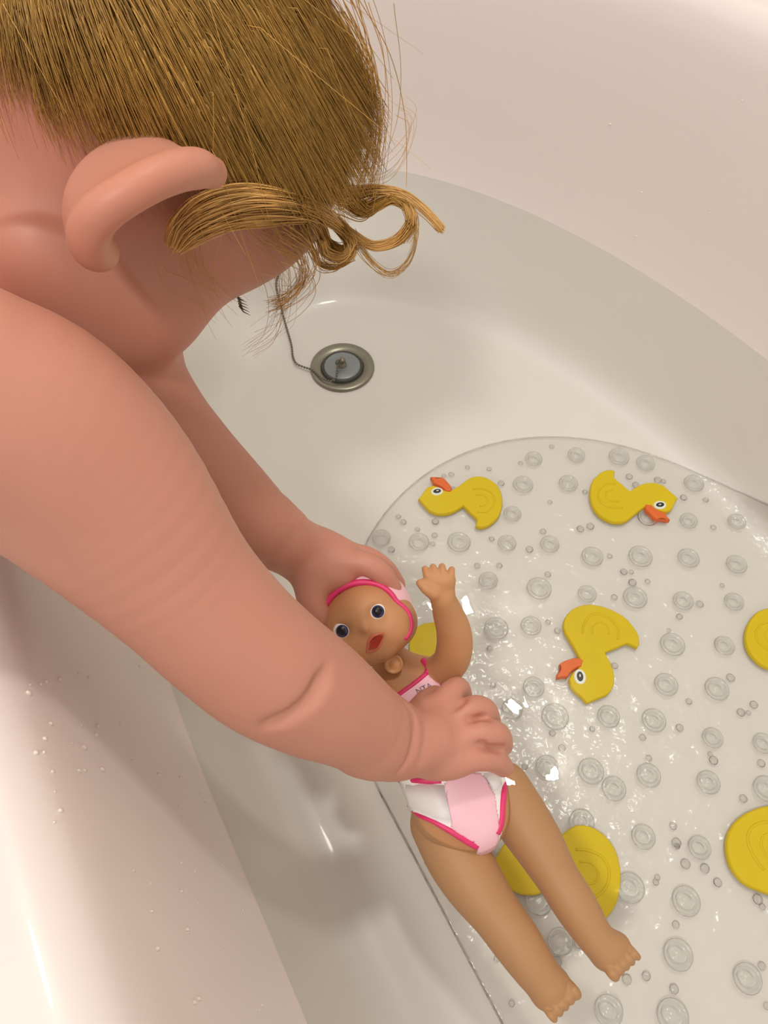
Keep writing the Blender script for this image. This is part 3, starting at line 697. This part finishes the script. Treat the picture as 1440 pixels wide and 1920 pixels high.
# natural flush: ears, cheeks and lips a little redder
tone = np.ones((len(bv), 3))
def flush(c, r, col):
    d = np.exp(-((bv - np.asarray(c)) ** 2).sum(1) / r ** 2)[:, None]; tone[:] = tone * (1 - d) + tone * np.asarray(col) * d
for s_ in (-1, 1): flush(L(.05, -.045, .04 * s_), .03, (.98, .86, .86))
for c_ in (eh[4], mirror(eh[4])): flush(c_, .024, (1.0, .90, .84))
flush(L(.096, -.0575, 0), .012, (.95, .68, .68))
set_tone(bme, tone)
skin = link('body', bme, 'skin'); adopt(skin, person)
for s_ in (-1, 1):
    c_ = L(.067, -.006, .0275 * s_)
    e_ = adopt(link('eye', lathe('eye', [(.0112 * math.cos(a), .0112 * math.sin(a)) for a in np.linspace(-.9, 1.55, 10)], 24, c_, HF), 'white'), person)
    i_ = link('iris', lathe('iris', [(.0052, .0096), (.0046, .0106), (.002, .0115), (.0002, .0117)], 20, c_, HF), 'iris'); i_.parent = e_
for s_ in (-1, 1):
    lash = []
    for t in np.linspace(-.8, .8, 9):
        a = L(.0815, -.001 - .003 * abs(t), (.0275 + .010 * t) * s_); lash.append([a, a + HF * .004 + HRt * (.002 * t * s_), a + HF * .0075 + HU * .002 + HRt * (.004 * t * s_)])
    lv, lq = tubes(np.array(lash), np.tile([.0005, .0004, .0001], (len(lash), 1)))
    adopt(tag(link('eyelashes', fast_mesh('eyelashes', lv, lq), 'lid'), kind='stuff'), person)
# top (outside the frame)
f = Field([-.62, -.12, -.145], [-.10, .52, .58], .005)
f.tube([UV(.29, -.155, .462), UV(.285, -.23, .465), UV(.28, -.30, .38), UV(.28, -.325, .24), UV(.28, -.33, .08), UV(.28, -.33, -.08)], [.086, .095, .098, .098, .105, .115], 0, 6)
f.plane_cut(lambda X, Y, Z: (X * DV[0] + Y * DV[1] + Z * 0) + .155)
f.plane_cut(lambda X, Y, Z: -.139 - Z + 0 * X + 0 * Y)
v_, q_ = f.extract(2); adopt(link('nightshirt', fast_mesh('nightshirt', v_, q_), 'vest'), person)

# ------------------------------------------------------------------ hair
ER = np.array([.094, .085, .0775]) * HS; EC = L(-.012, .022, 0)
def toloc(p): return (p - EC) @ HX.T
def push(p, off):
    q = toloc(p); s_ = np.sqrt(((q / (ER + off[:, None])) ** 2).sum(1)); k = np.where(s_ < 1, 1 / np.maximum(s_, 1e-3), 1)
    return EC + (q * k[:, None]) @ HX
def skull_hit(x, y, lift=0.):
    d = ray(x, y); r_ = ER + lift; o = (HX @ (CAM - EC)) / r_; dd = (HX @ d) / r_; A = dd @ dd; B = o @ dd; C = o @ o - 1; D = B * B - A * C
    return HX @ (CAM + d * ((-B - math.sqrt(max(D, 0))) / A) - EC)
HL = np.array(sorted([tuple(skull_hit(x, y)[:2]) for x, y in [(0, 20), (60, 40), (130, 55), (200, 85), (270, 140), (330, 190), (390, 270), (440, 335), (500, 368), (560, 385)]] + [(.072, .05)]))
def hairline(fq): return np.interp(fq, HL[:, 0], HL[:, 1])
def in_hair(q):
    """scalp region in head axes (f,u,r), metres from the skull centre"""
    return (q[:, 1] > hairline(q[:, 0])) & (q[:, 0] < .068)
def scalp_roots(n, pred):
    out = []
    while sum(map(len, out)) < n:
        d = RNG.normal(size=(n * 3, 3)); d /= np.linalg.norm(d, axis=1, keepdims=True); q = d * ER; out.append(q[pred(q)])
    return np.vstack(out)[:n]
def grow(roots, steps, ds, off, jitter, grav, whorl=np.array([-.75, .62, .1])):
    p = EC + roots @ HX; N = len(p); out = [p]; jd = RNG.normal(size=(N, 3)) * jitter; ph = RNG.uniform(0, 6.28, N)
    for i in range(steps):
        q = toloc(p); away = q / ER - nrm(whorl); away /= np.linalg.norm(away, axis=1, keepdims=True) + 1e-6
        d = .35 * (away @ HX) + HF * 1.0 + grav * np.array([0, 0, -1.]) + jd + .10 * np.sin(ph + i * .7)[:, None] * HRt
        d /= np.linalg.norm(d, axis=1, keepdims=True); p = push(p + d * ds[:, None], off); out.append(p)
    return np.stack(out, 1)
allS = []; allR = []; allT = []
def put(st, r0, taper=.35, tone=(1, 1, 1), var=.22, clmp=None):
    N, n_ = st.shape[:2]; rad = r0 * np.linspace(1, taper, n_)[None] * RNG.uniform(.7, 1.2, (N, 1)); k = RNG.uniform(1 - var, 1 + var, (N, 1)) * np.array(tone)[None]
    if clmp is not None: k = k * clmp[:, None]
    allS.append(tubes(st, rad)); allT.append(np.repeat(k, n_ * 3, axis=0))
N1 = 14000
def clump(q): return 1.0 + .22 * np.sin(210 * q[:, 2] + 90 * q[:, 1] + 3 * np.sin(60 * q[:, 1])) * np.sin(140 * q[:, 1] - 60 * q[:, 2])
rt = scalp_roots(N1, in_hair)
ln = np.clip((.050 - rt[:, 0]) / .11, .10, 1) * np.clip((rt[:, 1] - hairline(rt[:, 0]) + .012) / .050, .20, 1)
st = grow(rt, 13, RNG.uniform(.0055, .0095, N1) * ln, RNG.uniform(.001, .007, N1), .06, .06); put(st, .00029, clmp=clump(rt))
N2 = 2600                                                    # thin sparse hair round and behind the ear
rt = scalp_roots(N2, lambda q: (q[:, 0] < -.018) & (q[:, 1] > hairline(q[:, 0]) - .045 * RNG.random(len(q)) ** 1.7) & (q[:, 1] < hairline(q[:, 0]) + .01) & (q[:, 2] > 0))
st = grow(rt, 8, RNG.uniform(.001, .0032, N2), RNG.uniform(.0005, .002, N2), .22, .05); put(st, .00018, tone=(1.0, .85, .7))
N3 = 150                                                    # lighter flyaway hairs lying across the top
rt = scalp_roots(N3, in_hair)
st = grow(rt, 13, RNG.uniform(.003, .0075, N3) * np.clip((.06 - rt[:, 0]) / .10, .2, 1), RNG.uniform(.007, .012, N3), .38, .05); put(st, .00018, tone=(1.5, 1.5, 1.6))
# fringe locks that swing free of the forehead
def lock_depth(x, y, lift=.0105):
    d = ray(x, y); r_ = ER + lift; o = (HX @ (CAM - EC)) / r_; dd = (HX @ d) / r_; A = dd @ dd; B = o @ dd; C = o @ o - 1; D = B * B - A * C
    return (-B - math.sqrt(D)) / A if D > 0 else -B / A
def lock(pts, n, spread, r0, tone, m=6, tip=.6, var=.12):
    p, s_ = catmull([P(q[0], q[1], lock_depth(q[0], q[1])) for q in pts], [q[3] if len(q) > 3 else 1 for q in pts], m); K = len(p)
    o_ = RNG.normal(size=(n, 1, 3)) * spread; o2 = RNG.normal(size=(n, 1, 3)) * spread
    t = np.linspace(0, 1, K)[None, :, None]; w_ = s_[None, :, None]
    st = p[None] + (o_ * (1 - t) + o2 * t) * w_; st = st + CU * (.0006 * np.sin(t * 9 + RNG.uniform(0, 6, (n, 1, 1)))); put(st, r0, tip, tone, var)
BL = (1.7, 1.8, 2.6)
lock([(326, 458, .345, .35), (345, 420, .350, .65), (390, 388, .356, .9), (450, 372, .365, .9), (520, 375, .375, .8), (585, 392, .385, .7), (635, 425, .392, .6), (660, 462, .396, .5), (640, 482, .398, .4), (612, 474, .398, .4), (602, 448, .397, .3)], 260, .0034, .00036, BL)
lock([(336, 462, .350, .35), (370, 428, .355, .8), (430, 412, .362, .7), (500, 406, .372, .7), (570, 404, .382, .6), (625, 415, .390, .5), (660, 440, .395, .4), (700, 462, .398, .4), (745, 450, .399, .4), (772, 415, .400, .4), (765, 385, .400, .3)], 190, .0030, .00034, BL)
lock([(628, 352, .382, .9), (660, 366, .392, .7), (710, 358, .398, .5), (760, 368, .402, .4), (800, 398, .405, .35), (828, 430, .406, .3)], 170, .0030, .00036, BL)
lock([(642, 366, .388, .9), (680, 395, .395, .7), (705, 385, .398, .6), (735, 372, .40, .5), (762, 385, .402, .5), (772, 420, .403, .4), (755, 450, .404, .3)], 120, .0032, .00032, (1.2, 1.15, 1.0))
lock([(548, 378, .372, .9), (590, 410, .384, .8), (610, 450, .390, .6), (640, 470, .394, .5), (655, 450, .396, .4), (640, 425, .396, .4)], 120, .0030, .00034, (1.05, 1.0, .85))
lock([(560, 420, .385, 1), (585, 460, .392, .8), (600, 495, .396, .6), (630, 500, .398, .5), (660, 485, .399, .4)], 34, .0030, .00026, (1.2, 1.15, 1.05))
lock([(660, 440, .395, 1), (690, 485, .399, .8), (730, 512, .402, .6), (765, 490, .404, .5), (780, 445, .405, .5), (778, 405, .405, .4)], 16, .0022, .00022, (1.2, 1.15, 1.05))
lock([(500, 430, .385, 1), (560, 470, .395, 1), (575, 520, .40, 1), (545, 560, .402, .8), (515, 575, .402, .8)], 40, .0050, .00020, (1.35, 1.32, 1.25))
lock([(470, 450, .382, 1.2), (520, 500, .395, 1.2), (530, 560, .40, 1), (515, 620, .402, 1), (470, 655, .402, .8)], 16, .0050, .00015, (1.3, 1.25, 1.2))
lock([(350, 430, .346, 1.5), (360, 480, .350, 1.5), (390, 530, .362, 1.5), (430, 570, .372, 1.2)], 22, .0060, .00014, (1.3, 1.2, 1.0))
lock([(640, 20, .385, 2), (690, 120, .388, 1.6), (705, 220, .392, 1.5), (695, 300, .395, 1.5), (680, 350, .398, 1.5)], 46, .0040, .00024, (1.15, 1.1, .95))
lock([(660, 340, .392, 1), (720, 330, .398, 1.2), (760, 285, .402, 1.2), (772, 230, .405, 1), (745, 205, .406, .8)], 7, .0040, .00013, (1.3, 1.25, 1.15))
Vh = []; Qh = []; o_ = 0
for v_, q_ in allS: Vh.append(v_); Qh.append(q_ + o_); o_ += len(v_)
hme = fast_mesh('hair', np.vstack(Vh), np.vstack(Qh)); set_tone(hme, np.vstack(allT))
hair = adopt(tag(link('hair', hme, 'hair'), 'short blonde hair with curled fringe'), person)
# dense under-layer of hair following the skull
f = Field(EC - .13, EC + .13, .0028); f.ell(EC, ER + .0022, HX, 0)
X, Y, Z = (f.lo[k] + f.h * np.arange(f.n[k]) for k in range(3))
GX = np.stack(np.meshgrid(X, Y, Z, indexing='ij'), -1).reshape(-1, 3); q = toloc(GX)
lim = np.maximum(hairline(q[:, 0]) + .006 - q[:, 1], q[:, 0] - .062).reshape(f.v.shape).astype(np.float32) * .6
f.v = np.maximum(f.v, lim); v_, q_ = f.extract(2); ume = fast_mesh('hair_underlayer', v_, q_); set_tone(ume, np.ones((len(v_), 3)))
adopt(link('hair_underlayer', ume, 'hair'), person)
# sub-parts were built in world space: keep them there under their parts
for o in bpy.data.objects:
    if o.parent is not None and o.parent.parent is not None and o.parent.parent in (doll, person):
        o.matrix_parent_inverse = Matrix.Identity(4)
